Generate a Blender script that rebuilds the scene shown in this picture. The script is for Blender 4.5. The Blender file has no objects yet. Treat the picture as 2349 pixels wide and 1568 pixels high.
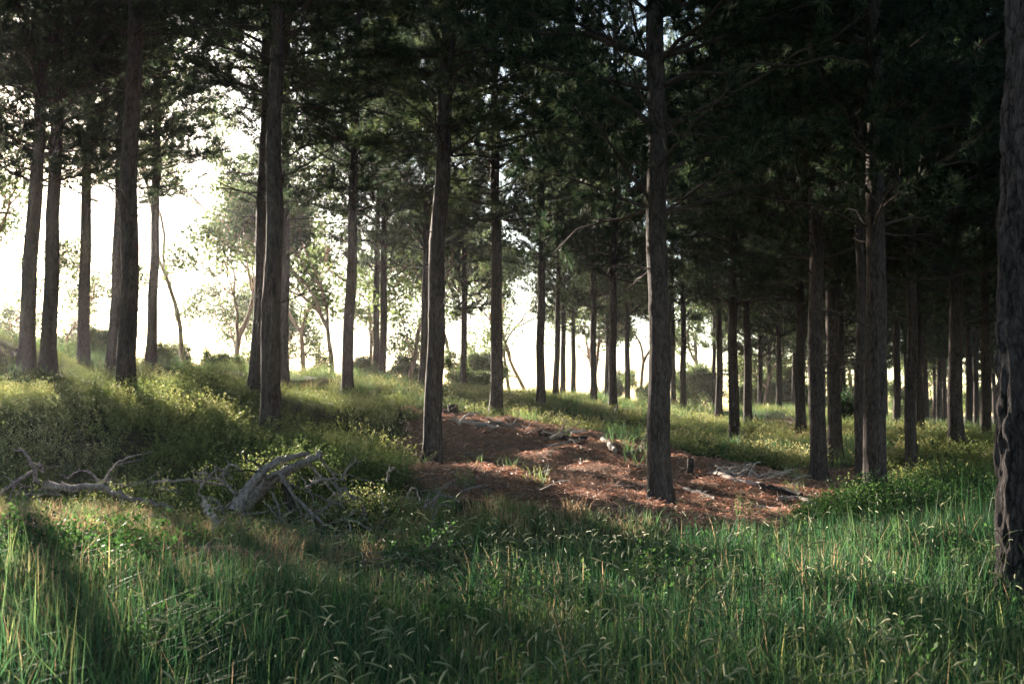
import bpy, math, random
import numpy as np
from mathutils import Vector, Quaternion, Matrix
R = math.radians
rng = np.random.default_rng(7)
random.seed(7)
scene = bpy.context.scene
COL = scene.collection

# ------------------------------------------------------------------ view
W, HH = 2349., 1568.
FL = W * 35 / 36
PITCH = R(4.2)
EYE = 1.6
SUN_AZ = R(-31)       # from +Y towards +X
SUN_EL = R(12.5)

def ray(u, v):
    a = (u - W / 2) / FL; b = (HH / 2 - v) / FL
    return np.array([a, math.cos(PITCH) - b * math.sin(PITCH), math.sin(PITCH) + b * math.cos(PITCH)])

def at(u, v, Y):
    r = ray(u, v)
    return np.array([0, 0, EYE]) + r * (Y / r[1])

# measured pines: base u, v, trunk width, upper u, v, vegetation depth over base
T = [
(60,822,38,105,60,.3),(112,842,38,130,60,.3),(192,808,30,206,350,.35),(257,848,30,277,250,.3),(290,880,48,308,100,.2),(345,825,26,360,300,.3),
(588,890,40,605,300,.25),(618,978,50,642,50,.2),(650,860,27,658,300,.3),(797,912,29,815,280,.15),(863,888,18,868,400,.2),(876,892,20,881,400,.2),
(970,888,22,977,500,.2),(991,1095,48,1022,300,.05),(1062,905,17,1067,480,.2),(1137,955,32,1134,200,.15),(1240,928,23,1243,480,.2),(1275,908,16,1281,540,.2),
(1290,905,14,1293,560,.2),(1316,905,13,1317,600,.2),(1362,920,17,1360,560,.2),(1392,922,12,1394,560,.2),(1406,936,21,1410,500,.2),(1440,925,14,1438,560,.2),
(1515,1140,60,1512,200,.1),(1543,945,14,1541,560,.2),(1568,932,16,1566,560,.2),(1638,945,11,1638,600,.2),(1649,960,18,1647,600,.2),(1683,1030,27,1680,600,.1),
(1717,978,21,1709,650,.1),(1787,937,15,1787,700,.2),(1823,962,12,1821,700,.2),(1838,1000,27,1832,640,.1),(1880,1108,41,1868,500,0),(1915,1050,35,1908,600,0),
(1966,968,10,1966,800,.1),(1975,1095,26,1972,700,None),(2010,1118,56,2008,600,.1),(2057,982,19,2055,780,.1),(2092,1075,29,2090,700,None),(2108,992,24,2106,700,.1),
(2126,983,14,2123,800,.1),(2154,978,13,2153,820,.1),(2168,984,12,2167,820,.1),(2194,1033,36,2192,760,.1),(2222,992,18,2221,820,.1),(2240,1003,14,2239,820,.1),
(2263,1038,27,2262,780,.1),(2352,1452,128,2364,300,.05)]
LAB = [
 ("leaning grey pine nearest the left edge of the picture, foot on the ridge", "mature"),
 ("pine just right of the leftmost leaning one, bare lower trunk against the white sky", ""),
 ("pine whose foot vanishes in bright shrubs, glow on both sides, third from left", ""),
 ("dark pine half hidden behind the thick bluish pine on the left mound", ""),
 ("thick bluish grey pine standing forward on the sunlit left mound", ""),
 ("slim pine just right of the thick bluish one, with low foliage above it", ""),
 ("dark pine touching the left side of the thick pine above the dead root", ""),
 ("thick pale grey pine on the slope right above the arched dead root", ""),
 ("thin dark pine showing behind the right edge of the pine above the dead root", ""),
 ("slender black pine alone in front of a white gap, with many bare side twigs", ""),
 ("thinner left trunk of two pines standing close together on the ridge", ""),
 ("stouter right trunk of two pines standing close together on the ridge", ""),
 ("pine in shadow directly left of the thick pine at the edge of the needle clearing", ""),
 ("thick pine at the left edge of the brown needle clearing", ""),
 ("thin pine behind the small dark stump left of centre", ""),
 ("sturdy dark pine rising behind the brush heap in the middle of the ridge", ""),
 ("straight pine on the grassy ridge crest, first right of the bare red bush", ""),
 ("left one of a tight pair of slim pines on the crest near the centre", ""),
 ("right one of a tight pair of slim pines on the crest near the centre", ""),
 ("short looking slim pine alone in the white gap right of the centre", ""),
 ("slim pine on the crest beside a leaning pale branchy tree", ""),
 ("very thin pine tucked behind the left of a lit edged pine on the crest", ""),
 ("pine with a bright left edge on the grassy crest beside a low stump", ""),
 ("thin dark pine standing between the lit edged crest pine and the big dark pine", ""),
 ("big dark pine in the middle foreground at the grass edge, with a scarred left foot", ""),
 ("thin pine peeping out behind the right side of the big dark foreground pine", ""),
 ("slim pine a little right of the big dark foreground pine, far on the ridge", ""),
 ("very thin left trunk of a close pair far behind the short cut stump", ""),
 ("thicker right trunk of a close pair far behind the short cut stump", ""),
 ("pine standing in sunny low shrubs above the white log", ""),
 ("pine with its foot by scattered sticks, right of the one above the white log", ""),
 ("distant pine with a pinkish sunlit left side in front of pale scrub", ""),
 ("thin far pine pressed against the left of a dark pine behind the rim lit trunk", ""),
 ("dark pine just left of the pine with the bright rim", ""),
 ("pine with a bright sunlit rim and broken stubs at the right end of the clearing", ""),
 ("dark pine close behind the right side of the rim lit pine", ""),
 ("thin pink lit pine seen far off between the dark shrub and the thick right pine", ""),
 ("narrow trunk pressed to the left side of the thick pine behind the green bush", ""),
 ("thick dark pine standing at the left end of the big green bush", ""),
 ("far pine in the gap right of the thick pine by the green bush", ""),
 ("pine with a pale lit left edge above the green bush", ""),
 ("dark pine overlapping the right of the pale edged one above the green bush", ""),
 ("distant pine with a pink lit side right of the pale edged pair", ""),
 ("thin distant pine with short lit twigs, left of two thin far trunks", ""),
 ("very thin distant pine left of the broad dark pine behind the green bush", ""),
 ("broad dark pine rising behind the middle of the green bush", ""),
 ("far pine with a lit strip right of the broad dark pine", ""),
 ("slim far pine between two darker trunks near the right foreground pine", ""),
 ("dark pine next to the huge bark covered trunk at the right edge", ""),
 ("huge furrowed pine trunk filling the right edge in the foreground grass", "")]

# ------------------------------------------------------------------ noise
_perm = np.random.default_rng(3).random(65536)
def _h(ix, iy, iz):
    return _perm[(ix * 73856093 ^ iy * 19349663 ^ iz * 83492791) & 65535]
def vnoise(p):
    p = np.asarray(p, float); i = np.floor(p).astype(np.int64); f = p - i; f = f * f * (3 - 2 * f)
    x, y, z = i[..., 0], i[..., 1], i[..., 2]; fx, fy, fz = f[..., 0], f[..., 1], f[..., 2]
    r = 0
    for dx in (0, 1):
        for dy in (0, 1):
            for dz in (0, 1):
                w = (fx if dx else 1 - fx) * (fy if dy else 1 - fy) * (fz if dz else 1 - fz)
                r = r + w * _h(x + dx, y + dy, z + dz)
    return r * 2 - 1
def fbm(x, y, s=1., o=3, seed=0.):
    r = 0; a = 1.
    for k in range(o):
        r = r + a * vnoise(np.stack([x * s, y * s, np.full(np.shape(x), seed + k * 7.3)], -1)); a *= .5; s *= 2.03
    return r

# ------------------------------------------------------------------ terrain
pts = []
for t in T:
    if t[5] is None: continue
    p = at(t[0], t[1], .40 * FL / t[2]); pts.append((p[0], p[1], p[2] - t[5], 1.))
for (u, v, d, dz) in [(100,1190,11.5,.15),(620,1210,11.5,.1),(60,1010,14.5,.5),(350,1010,15,.5),(0,850,20,.5),(620,1040,15.5,.15),(200,900,20,.45),
                      (1000,1180,12.5,.1),(1250,1100,16.5,0),(1300,1040,21,0),(1500,1060,20,0),(1700,1140,17,0),(1150,1010,23,0),(1800,1170,15.5,.0),
                      (1750,1080,22,0),(2150,1100,16,.8),(2150,1230,11,.2),(1600,1080,20,0)]:
    p = at(u, v, d); pts.append((p[0], p[1], p[2] - dz, 1.))
for (x, y, z) in [(0,6,-.1),(-4,6,-.05),(4,6,-.1),(-5,3,-.1),(0,2,-.15),(5,2,-.2),(8,9,.0),(-9,9,.5),(-14,14,1.3),(12,14,.1),(-20,24,3.0),(-24,34,3.4),
                  (-30,50,1.5),(-20,48,2.3),(-12,50,2.6),(-40,60,-1),(-25,75,-1.5),(-12,75,.6),(-12,110,-3),(0,100,1.),(0,140,-4),(10,120,.5),(25,120,.3),
                  (50,120,.4),(60,80,.3),(30,40,.4),(40,60,.4),(25,20,.1),(15,5,-.1),(-15,3,.3),(-70,110,-4),(-60,30,2),(80,150,.3),(0,-10,0),(-20,-10,.2),(20,-10,-.1)]:
    pts.append((x, y, z, 1.))
PTS = np.array(pts)
def feat(x, y):
    yy = np.maximum(y, -12) + 16.
    return np.stack([x / yy * 2.2, np.log(yy) * 2.2], -1)
_f = feat(PTS[:, 0], PTS[:, 1])
def kern(a, b, s):
    d2 = ((a[:, None, :] - b[None]) ** 2).sum(-1); return np.exp(-d2 / (2 * s * s))
_zm = PTS[:, 2].mean()
_K = kern(_f, _f, .25) + kern(_f, _f, 1.5) * 3
_al = np.linalg.solve(_K + .006 * np.eye(len(_f)), PTS[:, 2] - _zm)
def H0(x, y):
    x = np.atleast_1d(np.asarray(x, float)); y = np.atleast_1d(np.asarray(y, float))
    sh = x.shape; x = x.ravel(); y = y.ravel(); out = np.empty(len(x))
    for s in range(0, len(x), 20000):
        f = feat(x[s:s+20000], y[s:s+20000])
        out[s:s+20000] = _zm + (kern(f, _f, .25) + kern(f, _f, 1.5) * 3) @ _al
    r = np.hypot(x, y)
    k = np.clip((r - 110) / 120, 0, 1)
    far = np.where(x < 10, -5 * np.clip((10 - x) / 60, 0, 1), 0.3)
    out = out * (1 - k) + far * k
    return out.reshape(sh)
def H(x, y):
    x = np.atleast_1d(np.asarray(x, float)); y = np.atleast_1d(np.asarray(y, float))
    return H0(x, y) + .10 * fbm(x, y, .45, 3) * np.clip(1.3 - np.hypot(x, y) / 90, 0, 1)
def hz(x, y): return float(H(x, y)[0])
_Ys = np.concatenate([np.arange(2, 60, .1), np.arange(60, 160, .4)])
def gpt(u, v, lift=0.):
    r = ray(u, v); k = _Ys / r[1]
    P = np.array([0, 0, EYE]) + r * k[:, None]
    h = H(P[:, 0], P[:, 1]); m = np.nonzero(P[:, 2] < h)[0]
    i = m[0] if len(m) else len(_Ys) - 1
    return np.array([P[i, 0], P[i, 1], h[i] + lift])

# ------------------------------------------------------------------ mesh builder
class MB:
    def __init__(s): s.v = []; s.f = []; s.n = 0; s.tone = []; s.mi = []
    def add(s, v, f, tone=.5, mi=0):
        v = np.asarray(v, float).reshape(-1, 3); f = np.asarray(f, np.int64)
        s.v.append(v); s.f.append(f + s.n); s.n += len(v)
        s.tone.append(np.broadcast_to(np.asarray(tone, float), (len(v),)).copy()); s.mi.append(np.full(len(f), mi, np.int32))
    def tube(s, pts, rad, sides=6, tone=.5, mi=0, cap=True, jit=0.):
        pts = np.asarray(pts, float); rad = np.broadcast_to(np.asarray(rad, float), (len(pts),))
        d = np.gradient(pts, axis=0); d /= np.linalg.norm(d, axis=1)[:, None] + 1e-9
        ref = np.array([0, 0, 1.]) if abs(d[0, 2]) < .8 else np.array([1., 0, 0])
        a = np.cross(d, ref); a /= np.linalg.norm(a, axis=1)[:, None] + 1e-9; b = np.cross(d, a)
        th = np.arange(sides) * 2 * math.pi / sides
        rr = rad[:, None] * (1 + jit * (rng.random((len(pts), sides)) - .5))
        v = pts[:, None] + (np.cos(th)[None, :, None] * a[:, None] + np.sin(th)[None, :, None] * b[:, None]) * rr[..., None]
        v = v.reshape(-1, 3); n = len(pts)
        i = np.arange(n - 1)[:, None] * sides; j = np.arange(sides)[None]; j2 = (j + 1) % sides
        f = np.stack([i + j, i + j2, i + sides + j2, i + sides + j], -1).reshape(-1, 4)
        s.add(v, f, tone, mi)
        if cap:
            for k in (0, n - 1):
                c = s.n; ring = np.arange(sides) + (s.n - len(v) if k == 0 else s.n - sides)
                if k == n - 1: ring = np.arange(sides) + base_last
                else: base_last = s.n - sides
                s.v.append(pts[k][None]); s.n += 1; s.tone.append(np.array([tone if np.isscalar(tone) else .5]))
                q = np.stack([ring, np.roll(ring, -1), np.full(sides, c)], -1)
                if k: q = q[:, ::-1]
                s.f.append(q); s.mi.append(np.full(sides, mi, np.int32))
    def build(s, name, mats, parent=None, smooth=True, link=True):
        me = mesh_of(name, np.concatenate(s.v), s.f, np.concatenate(s.tone), np.concatenate(s.mi), mats, smooth)
        return obj(name, me, parent) if link else me
def mesh_of(name, v, flist, tone, mi, mats, smooth=True):
    me = bpy.data.meshes.new(name)
    loops = np.concatenate([f.ravel() for f in flist]).astype(np.int32)
    tot = np.concatenate([np.full(len(f), f.shape[1], np.int32) for f in flist])
    st = np.concatenate([[0], np.cumsum(tot)[:-1]]).astype(np.int32)
    me.vertices.add(len(v)); me.vertices.foreach_set('co', v.astype(np.float32).ravel())
    me.loops.add(len(loops)); me.loops.foreach_set('vertex_index', loops)
    me.polygons.add(len(tot)); me.polygons.foreach_set('loop_start', st); me.polygons.foreach_set('loop_total', tot)
    me.polygons.foreach_set('material_index', mi)
    me.update(calc_edges=True)
    a = me.attributes.new('tone', 'FLOAT', 'POINT'); a.data.foreach_set('value', tone.astype(np.float32))
    if smooth: me.polygons.foreach_set('use_smooth', np.ones(len(tot), bool))
    for m in (mats if isinstance(mats, (list, tuple)) else [mats]): me.materials.append(m)
    return me
def obj(name, me, parent=None):
    o = bpy.data.objects.new(name, me); COL.objects.link(o)
    if parent: o.parent = parent
    return o
def empty(name, loc):
    o = bpy.data.objects.new(name, None); COL.objects.link(o); o.location = tuple(loc); o.empty_display_size = .2; return o
def tag(o, label=None, cat=None, group=None, kind=None):
    if label: o['label'] = label
    if cat: o['category'] = cat
    if group: o['group'] = group
    if kind: o['kind'] = kind
    return o

# ------------------------------------------------------------------ materials
def newmat(name):
    m = bpy.data.materials.new(name); m.use_nodes = True; nt = m.node_tree; nt.nodes.clear(); return m, nt
def N(nt, t, **k):
    n = nt.nodes.new(t)
    for a, b in k.items():
        if a.startswith('i_'): n.inputs[a[2:].replace('_', ' ')].default_value = b
        else: setattr(n, a, b)
    return n
def ramp(nt, stops):
    n = nt.nodes.new('ShaderNodeValToRGB'); e = n.color_ramp.elements
    while len(e) < len(stops): e.new(.5)
    for x, (p, c) in zip(e, stops): x.position = p; x.color = (*c, 1)
    return n
def mat_leaf(name, stops, trans=.4, tboost=1.6, rough=.6, spec=.12, objrand=.3):
    m, nt = newmat(name); L = nt.links.new
    at_ = N(nt, 'ShaderNodeAttribute', attribute_name='tone')
    oi = N(nt, 'ShaderNodeObjectInfo')
    mul = N(nt, 'ShaderNodeMath', operation='MULTIPLY_ADD'); L(oi.outputs['Random'], mul.inputs[0]); mul.inputs[1].default_value = objrand; mul.inputs[2].default_value = -objrand / 2
    ad = N(nt, 'ShaderNodeMath', operation='ADD', use_clamp=True); L(mul.outputs[0], ad.inputs[0]); L(at_.outputs['Fac'], ad.inputs[1])
    r = ramp(nt, stops); L(ad.outputs[0], r.inputs[0])
    p = N(nt, 'ShaderNodeBsdfPrincipled'); L(r.outputs[0], p.inputs['Base Color']); p.inputs['Roughness'].default_value = rough
    p.inputs['Specular IOR Level'].default_value = spec
    hs = N(nt, 'ShaderNodeHueSaturation'); hs.inputs['Value'].default_value = tboost; hs.inputs['Hue'].default_value = .485; L(r.outputs[0], hs.inputs['Color'])
    tr = N(nt, 'ShaderNodeBsdfTranslucent'); L(hs.outputs[0], tr.inputs['Color'])
    mx = N(nt, 'ShaderNodeMixShader'); mx.inputs[0].default_value = trans; L(p.outputs[0], mx.inputs[1]); L(tr.outputs[0], mx.inputs[2])
    o = N(nt, 'ShaderNodeOutputMaterial'); L(mx.outputs[0], o.inputs[0]); return m
def mat_bark(name, dark, light, sx=9., stretch=.16, bump=.8, dist=.02, patch=None):
    m, nt = newmat(name); L = nt.links.new
    tc = N(nt, 'ShaderNodeTexCoord'); mp = N(nt, 'ShaderNodeMapping'); mp.inputs['Scale'].default_value = (1, 1, stretch); L(tc.outputs['Object'], mp.inputs[0])
    oi = N(nt, 'ShaderNodeObjectInfo'); va = N(nt, 'ShaderNodeVectorMath', operation='ADD')
    sc = N(nt, 'ShaderNodeVectorMath', operation='SCALE'); sc.inputs[0].default_value = (17, 31, 23); L(oi.outputs['Random'], sc.inputs['Scale'])
    L(mp.outputs[0], va.inputs[0]); L(sc.outputs[0], va.inputs[1])
    n1 = N(nt, 'ShaderNodeTexNoise'); n1.inputs['Scale'].default_value = sx; n1.inputs['Detail'].default_value = 6; n1.inputs['Roughness'].default_value = .65; L(va.outputs[0], n1.inputs['Vector'])
    vo = N(nt, 'ShaderNodeTexVoronoi', feature='DISTANCE_TO_EDGE'); vo.inputs['Scale'].default_value = sx * 1.8
    dm = N(nt, 'ShaderNodeMixRGB'); dm.inputs[0].default_value = .12; L(va.outputs[0], dm.inputs[1]); L(n1.outputs['Color'], dm.inputs[2]); L(dm.outputs[0], vo.inputs['Vector'])
    mm = N(nt, 'ShaderNodeMath', operation='MULTIPLY_ADD'); L(vo.outputs['Distance'], mm.inputs[0]); mm.inputs[1].default_value = 1.2; L(n1.outputs['Fac'], mm.inputs[2])
    r = ramp(nt, [(.42, dark), (.75, light), (1., tuple(c * 1.25 for c in light))]); L(mm.outputs[0], r.inputs[0])
    n2 = N(nt, 'ShaderNodeTexNoise'); n2.inputs['Scale'].default_value = 1.3; n2.inputs['Detail'].default_value = 3; L(va.outputs[0], n2.inputs['Vector'])
    mx = N(nt, 'ShaderNodeMixRGB', blend_type='MULTIPLY'); r2 = ramp(nt, [(.3, (.55, .5, .47)), (.7, (1.15, 1.12, 1.1))]); L(n2.outputs['Fac'], r2.inputs[0])
    mx.inputs[0].default_value = .8; L(r.outputs[0], mx.inputs[1]); L(r2.outputs[0], mx.inputs[2])
    b = N(nt, 'ShaderNodeBump'); b.inputs['Strength'].default_value = bump; b.inputs['Distance'].default_value = dist; L(mm.outputs[0], b.inputs['Height'])
    p = N(nt, 'ShaderNodeBsdfPrincipled'); p.inputs['Roughness'].default_value = .93; p.inputs['Specular IOR Level'].default_value = .15
    L(mx.outputs[0], p.inputs['Base Color']); L(b.outputs[0], p.inputs['Normal'])
    o = N(nt, 'ShaderNodeOutputMaterial'); L(p.outputs[0], o.inputs[0]); return m
M_BARK = mat_bark('pine_bark', (.011, .0088, .0085), (.064, .053, .049), sx=14., stretch=.25, bump=.7, dist=.015)
M_BARKB = mat_bark('furrowed_bark', (.008, .007, .007), (.07, .062, .064), sx=13., stretch=.33, bump=1., dist=.03)
M_TWIG = mat_bark('twig_bark', (.014, .011, .010), (.065, .052, .044), sx=20, stretch=1, bump=.3, dist=.005)
M_DEAD = mat_bark('weathered_wood', (.03, .026, .024), (.25, .222, .205), sx=30, stretch=.5, bump=.6, dist=.01)
M_PALE = mat_bark('bleached_log', (.15, .13, .115), (.46, .41, .37), sx=18, stretch=.6, bump=.4, dist=.008)
M_DARKW = mat_bark('dark_stump_wood', (.012, .01, .009), (.06, .05, .045), sx=14, stretch=.4, bump=.8, dist=.015)
M_EUC = mat_bark('gum_bark', (.17, .11, .075), (.50, .37, .27), sx=5, stretch=.2, bump=.3, dist=.01)
M_NEED = mat_leaf('pine_needles', [(0, (.004, .009, .006)), (.5, (.013, .024, .012)), (1, (.045, .06, .025))], trans=.42, tboost=3.2)
M_EUL = mat_leaf('gum_leaves', [(0, (.035, .055, .03)), (.5, (.07, .11, .04)), (1, (.14, .19, .06))], trans=.45, tboost=1.5)
M_HEATH = mat_leaf('heath_leaves', [(0, (.035, .04, .015)), (.35, (.06, .095, .028)), (.7, (.15, .18, .055)), (1, (.32, .29, .13))], trans=.42, tboost=1.5, rough=.6)
M_GRASS = mat_leaf('grass_blades', [(0, (.013, .041, .023)), (.45, (.031, .088, .037)), (.8, (.085, .15, .048)), (.93, (.24, .24, .09)), (1, (.27, .20, .11))], trans=.42, tboost=1.5, rough=.6, spec=.12)
M_SEED = mat_leaf('grass_seed_heads', [(0, (.13, .17, .08)), (1, (.36, .35, .2))], trans=.35, tboost=1.2, spec=.1)
M_BUSH = mat_leaf('bush_leaves', [(0, (.015, .045, .015)), (.5, (.04, .105, .025)), (1, (.10, .19, .045))], trans=.4, tboost=1.5, rough=.6)
M_LIT = mat_leaf('fallen_needles', [(0, (.08, .037, .02)), (.5, (.30, .16, .098)), (1, (.60, .39, .27))], trans=.3, tboost=1.2, rough=.6)

def mat_ground():
    m, nt = newmat('forest_floor'); L = nt.links.new
    tc = N(nt, 'ShaderNodeTexCoord')
    a = N(nt, 'ShaderNodeAttribute', attribute_name='tone')
    n1 = N(nt, 'ShaderNodeTexNoise'); n1.inputs['Scale'].default_value = 9; n1.inputs['Detail'].default_value = 9; n1.inputs['Roughness'].default_value = .7; L(tc.outputs['Object'], n1.inputs['Vector'])
    n2 = N(nt, 'ShaderNodeTexNoise'); n2.inputs['Scale'].default_value = 70; n2.inputs['Detail'].default_value = 4; L(tc.outputs['Object'], n2.inputs['Vector'])
    r1 = ramp(nt, [(.3, (.08, .045, .028)), (.5, (.20, .12, .075)), (.7, (.34, .23, .155))]); L(n2.outputs['Fac'], r1.inputs[0])
    r2 = ramp(nt, [(.3, (.015, .02, .008)), (.6, (.035, .045, .018)), (.8, (.06, .055, .03))]); L(n1.outputs['Fac'], r2.inputs[0])
    mx = N(nt, 'ShaderNodeMixRGB'); L(a.outputs['Fac'], mx.inputs[0]); L(r2.outputs[0], mx.inputs[1]); L(r1.outputs[0], mx.inputs[2])
    mu = N(nt, 'ShaderNodeMixRGB', blend_type='MULTIPLY'); mu.inputs[0].default_value = .6; r3 = ramp(nt, [(.35, (.4, .38, .36)), (.65, (1.2, 1.2, 1.2))]); L(n1.outputs['Fac'], r3.inputs[0])
    L(mx.outputs[0], mu.inputs[1]); L(r3.outputs[0], mu.inputs[2])
    b = N(nt, 'ShaderNodeBump'); b.inputs['Strength'].default_value = .9; b.inputs['Distance'].default_value = .04
    ad = N(nt, 'ShaderNodeMath', operation='ADD'); L(n1.outputs['Fac'], ad.inputs[0]); L(n2.outputs['Fac'], ad.inputs[1]); L(ad.outputs[0], b.inputs['Height'])
    p = N(nt, 'ShaderNodeBsdfPrincipled'); p.inputs['Roughness'].default_value = .95; p.inputs['Specular IOR Level'].default_value = .1
    L(mu.outputs[0], p.inputs['Base Color']); L(b.outputs[0], p.inputs['Normal'])
    o = N(nt, 'ShaderNodeOutputMaterial'); L(p.outputs[0], o.inputs[0]); return m
M_GROUND = mat_ground()

# ------------------------------------------------------------------ zones (world x, y)
def poly_world(px): return np.array([gpt(u, v)[:2] for u, v in px])
LITTER = np.array([(-2.0,17),(-2.3,20),(-2.7,24),(-3.0,28),(-2.6,33),(-1.3,29),(0,25.8),(1.5,24.6),(3.3,23.2),(5.2,22.7),(7.3,24.8),(9.3,23.5),(7.2,19),(5.9,16.3),(4.5,13.6),(2.6,12.9),(1.2,13.0),(.2,13.2),(-1.0,13.9),(-1.8,15)])
LIT2 = poly_world([(1700,968),(1760,962),(1880,968),(1900,985),(1800,990),(1720,985)])
def inpoly(x, y, P):
    r = np.zeros(np.shape(x), bool); n = len(P)
    for i in range(n):
        x1, y1 = P[i]; x2, y2 = P[(i + 1) % n]
        if y1 == y2: continue
        c = ((y1 > y) != (y2 > y)) & (x < (x2 - x1) * (y - y1) / (y2 - y1) + x1); r ^= c
    return r
def litter(x, y):
    wx = x + .5 * fbm(x, y, .8, 3, 5.); wy = y + .5 * fbm(x, y, .8, 3, 9.)
    return inpoly(wx, wy, LITTER) | inpoly(wx, wy, LIT2)
def grass_edge(x):   # y of the back edge of the tall grass
    return np.interp(x, [-12, -6, -3, -1, 1, 3, 6, 9], [8.4, 8.8, 9.5, 11.3, 12.6, 12.9, 12.6, 12.2])

# ------------------------------------------------------------------ ground mesh
def ground():
    def ax(lo, hi, near0, near1, st):
        a = list(np.arange(near0, near1 + st / 2, st)); s = st; x = near1
        while x < hi: s *= 1.18; x += s; a.append(x)
        s = st; x = near0; b = []
        while x > lo: s *= 1.18; x -= s; b.append(x)
        return np.array(b[::-1] + a)
    xs = ax(-900, 900, -22, 26, .22); ys = ax(-120, 1500, 0, 46, .22)
    X, Y = np.meshgrid(xs, ys); Z = H(X, Y)
    near = np.clip(1.4 - np.hypot(X, Y) / 40, 0, 1)
    lit = litter(X, Y).astype(float)
    Z = Z + near * (.03 * fbm(X, Y, 2.2, 3, 2.) + lit * .14 * np.maximum(fbm(X, Y, .95, 4, 4.), -.3))
    for _ in range(1):
        lit[1:-1, 1:-1] = (lit[1:-1, 1:-1] * 2 + lit[:-2, 1:-1] + lit[2:, 1:-1] + lit[1:-1, :-2] + lit[1:-1, 2:]) / 6
    n, mm = X.shape; v = np.stack([X, Y, Z], -1).reshape(-1, 3)
    i = np.arange(n - 1)[:, None] * mm + np.arange(mm - 1)[None]
    f = np.stack([i, i + 1, i + mm + 1, i + mm], -1).reshape(-1, 4)
    # dry patches in the lower left grass show the litter too
    o = obj('ground', mesh_of('ground', v, [f], lit.ravel(), np.zeros(len(f), np.int32), M_GROUND))
    tag(o, kind='structure')
ground()

# ------------------------------------------------------------------ pine crowns
def needles(pos, dr, n, length, width, tone):
    """n needles per tuft; returns verts, faces, tone"""
    k = len(pos); pos = np.repeat(pos, n, 0); dr = np.repeat(dr, n, 0); tn = np.repeat(tone, n)
    rv = rng.normal(size=(k * n, 3)); rv -= (rv * dr).sum(1)[:, None] * dr; rv /= np.linalg.norm(rv, axis=1)[:, None] + 1e-9
    ang = rng.uniform(.25, 1.25, k * n)[:, None]
    d = dr * np.cos(ang) + rv * np.sin(ang)
    L = (length * rng.uniform(.7, 1.15, k * n))[:, None]
    s = np.cross(d, rng.normal(size=(k * n, 3))); s /= np.linalg.norm(s, axis=1)[:, None] + 1e-9
    w = width / 2
    v = np.stack([pos - s * w, pos + s * w, pos + d * L + s * w * .25], 1).reshape(-1, 3)
    f = np.arange(len(v)).reshape(-1, 3)
    return v, f, np.repeat(np.clip(tn + rng.normal(0, .08, k * n), 0, 1), 3)

def crown_mesh(seed, Lmax=3.1, top=14., sparse=1., nn=11):
    global rng
    rng = np.random.default_rng(seed)
    mb = MB(); tp = []; td = []; tt = []
    z = 0.
    while z < top:
        t = z / top
        prof = (.72 + 1.2 * t) if t < .22 else max(.10, 1 - ((t - .22) / .78) ** 1.15)
        nb = rng.integers(4, 7)
        a0 = rng.uniform(0, 6.28)
        for b in range(nb):
            if rng.random() > sparse: continue
            L = Lmax * prof * rng.uniform(.65, 1.1); az = a0 + b * 6.283 / nb + rng.normal(0, .25)
            el = R(rng.uniform(5, 30) + 25 * t)
            low = z < 1.6
            if low and rng.random() < .35: bare = True
            else: bare = False
            n = 7; s = np.linspace(0, 1, n)
            hor = np.array([math.cos(az), math.sin(az), 0]); side = np.array([-hor[1], hor[0], 0])
            sag = rng.uniform(-.25, .15); wob = rng.normal(0, .05, n).cumsum()
            P_ = (hor * (s * L * math.cos(el))[:, None] + side * (wob * L * .5)[:, None]); P_[:, 2] = z + L * (math.sin(el) * s + sag * s * s + rng.normal(0, .012, n))
            r0 = .008 + .009 * L
            mb.tube(P_, np.linspace(r0, .005, n), 5, .5, 1, cap=False)
            nsub = int(L / .2)
            for q in range(nsub):
                u = .14 + .86 * (q + rng.random() * .7) / nsub
                if u > 1: continue
                c = np.array([np.interp(u, s, P_[:, k]) for k in range(3)])
                dv = P_[min(n - 1, int(u * (n - 1)) + 1)] - P_[int(min(u, .99) * (n - 1))]; dv /= np.linalg.norm(dv) + 1e-9
                sd = side * (1 if q % 2 else -1)
                ll = ((1 - u) * .9 + .28) * rng.uniform(.6, 1.2) * min(1, L / 2)
                d2 = dv * .75 + sd * .75 + np.array([0, 0, rng.uniform(-.15, .45)]); d2 /= np.linalg.norm(d2)
                e = c + d2 * ll; mid = (c + e) / 2 + rng.normal(0, .03, 3)
                mb.tube([c, mid, e], [.007, .005, .003], 3, .5, 1, cap=False)
                if bare and rng.random() < .8: continue
                nt_ = max(2, int(ll / .085))
                for w in range(nt_):
                    uu = (w + 1) / nt_
                    if uu < .3: continue
                    tp.append(c + (e - c) * uu + rng.normal(0, .02, 3)); td.append(d2); tt.append(rng.uniform(.2, .8) * (.7 + .5 * uu))
                if rng.random() < .9:     # extra twig
                    d3 = d2 + rng.normal(0, .5, 3) + np.array([0, 0, .3]); d3 /= np.linalg.norm(d3); b3 = c + (e - c) * .5
                    for w in range(4): tp.append(b3 + d3 * (.08 + .1 * w)); td.append(d3); tt.append(rng.uniform(.2, .8))
        z += rng.uniform(.38, .72)
    v, f, tn = needles(np.array(tp), np.array(td), nn, .19, .021, np.array(tt))
    mb.add(v, f, tn, 0)
    return mb.build('crown', [M_NEED, M_TWIG], link=False, smooth=False)
CROWNS = [crown_mesh(100 + i, Lmax=[3.7, 3.4, 3.9, 3.5, 3.7][i], sparse=[1, .97, 1, .95, 1][i], nn=15) for i in range(5)]
CROWN_EDGE = [crown_mesh(200 + i, Lmax=3.5, sparse=.92, nn=13) for i in range(2)]
rng = np.random.default_rng(11)

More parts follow.
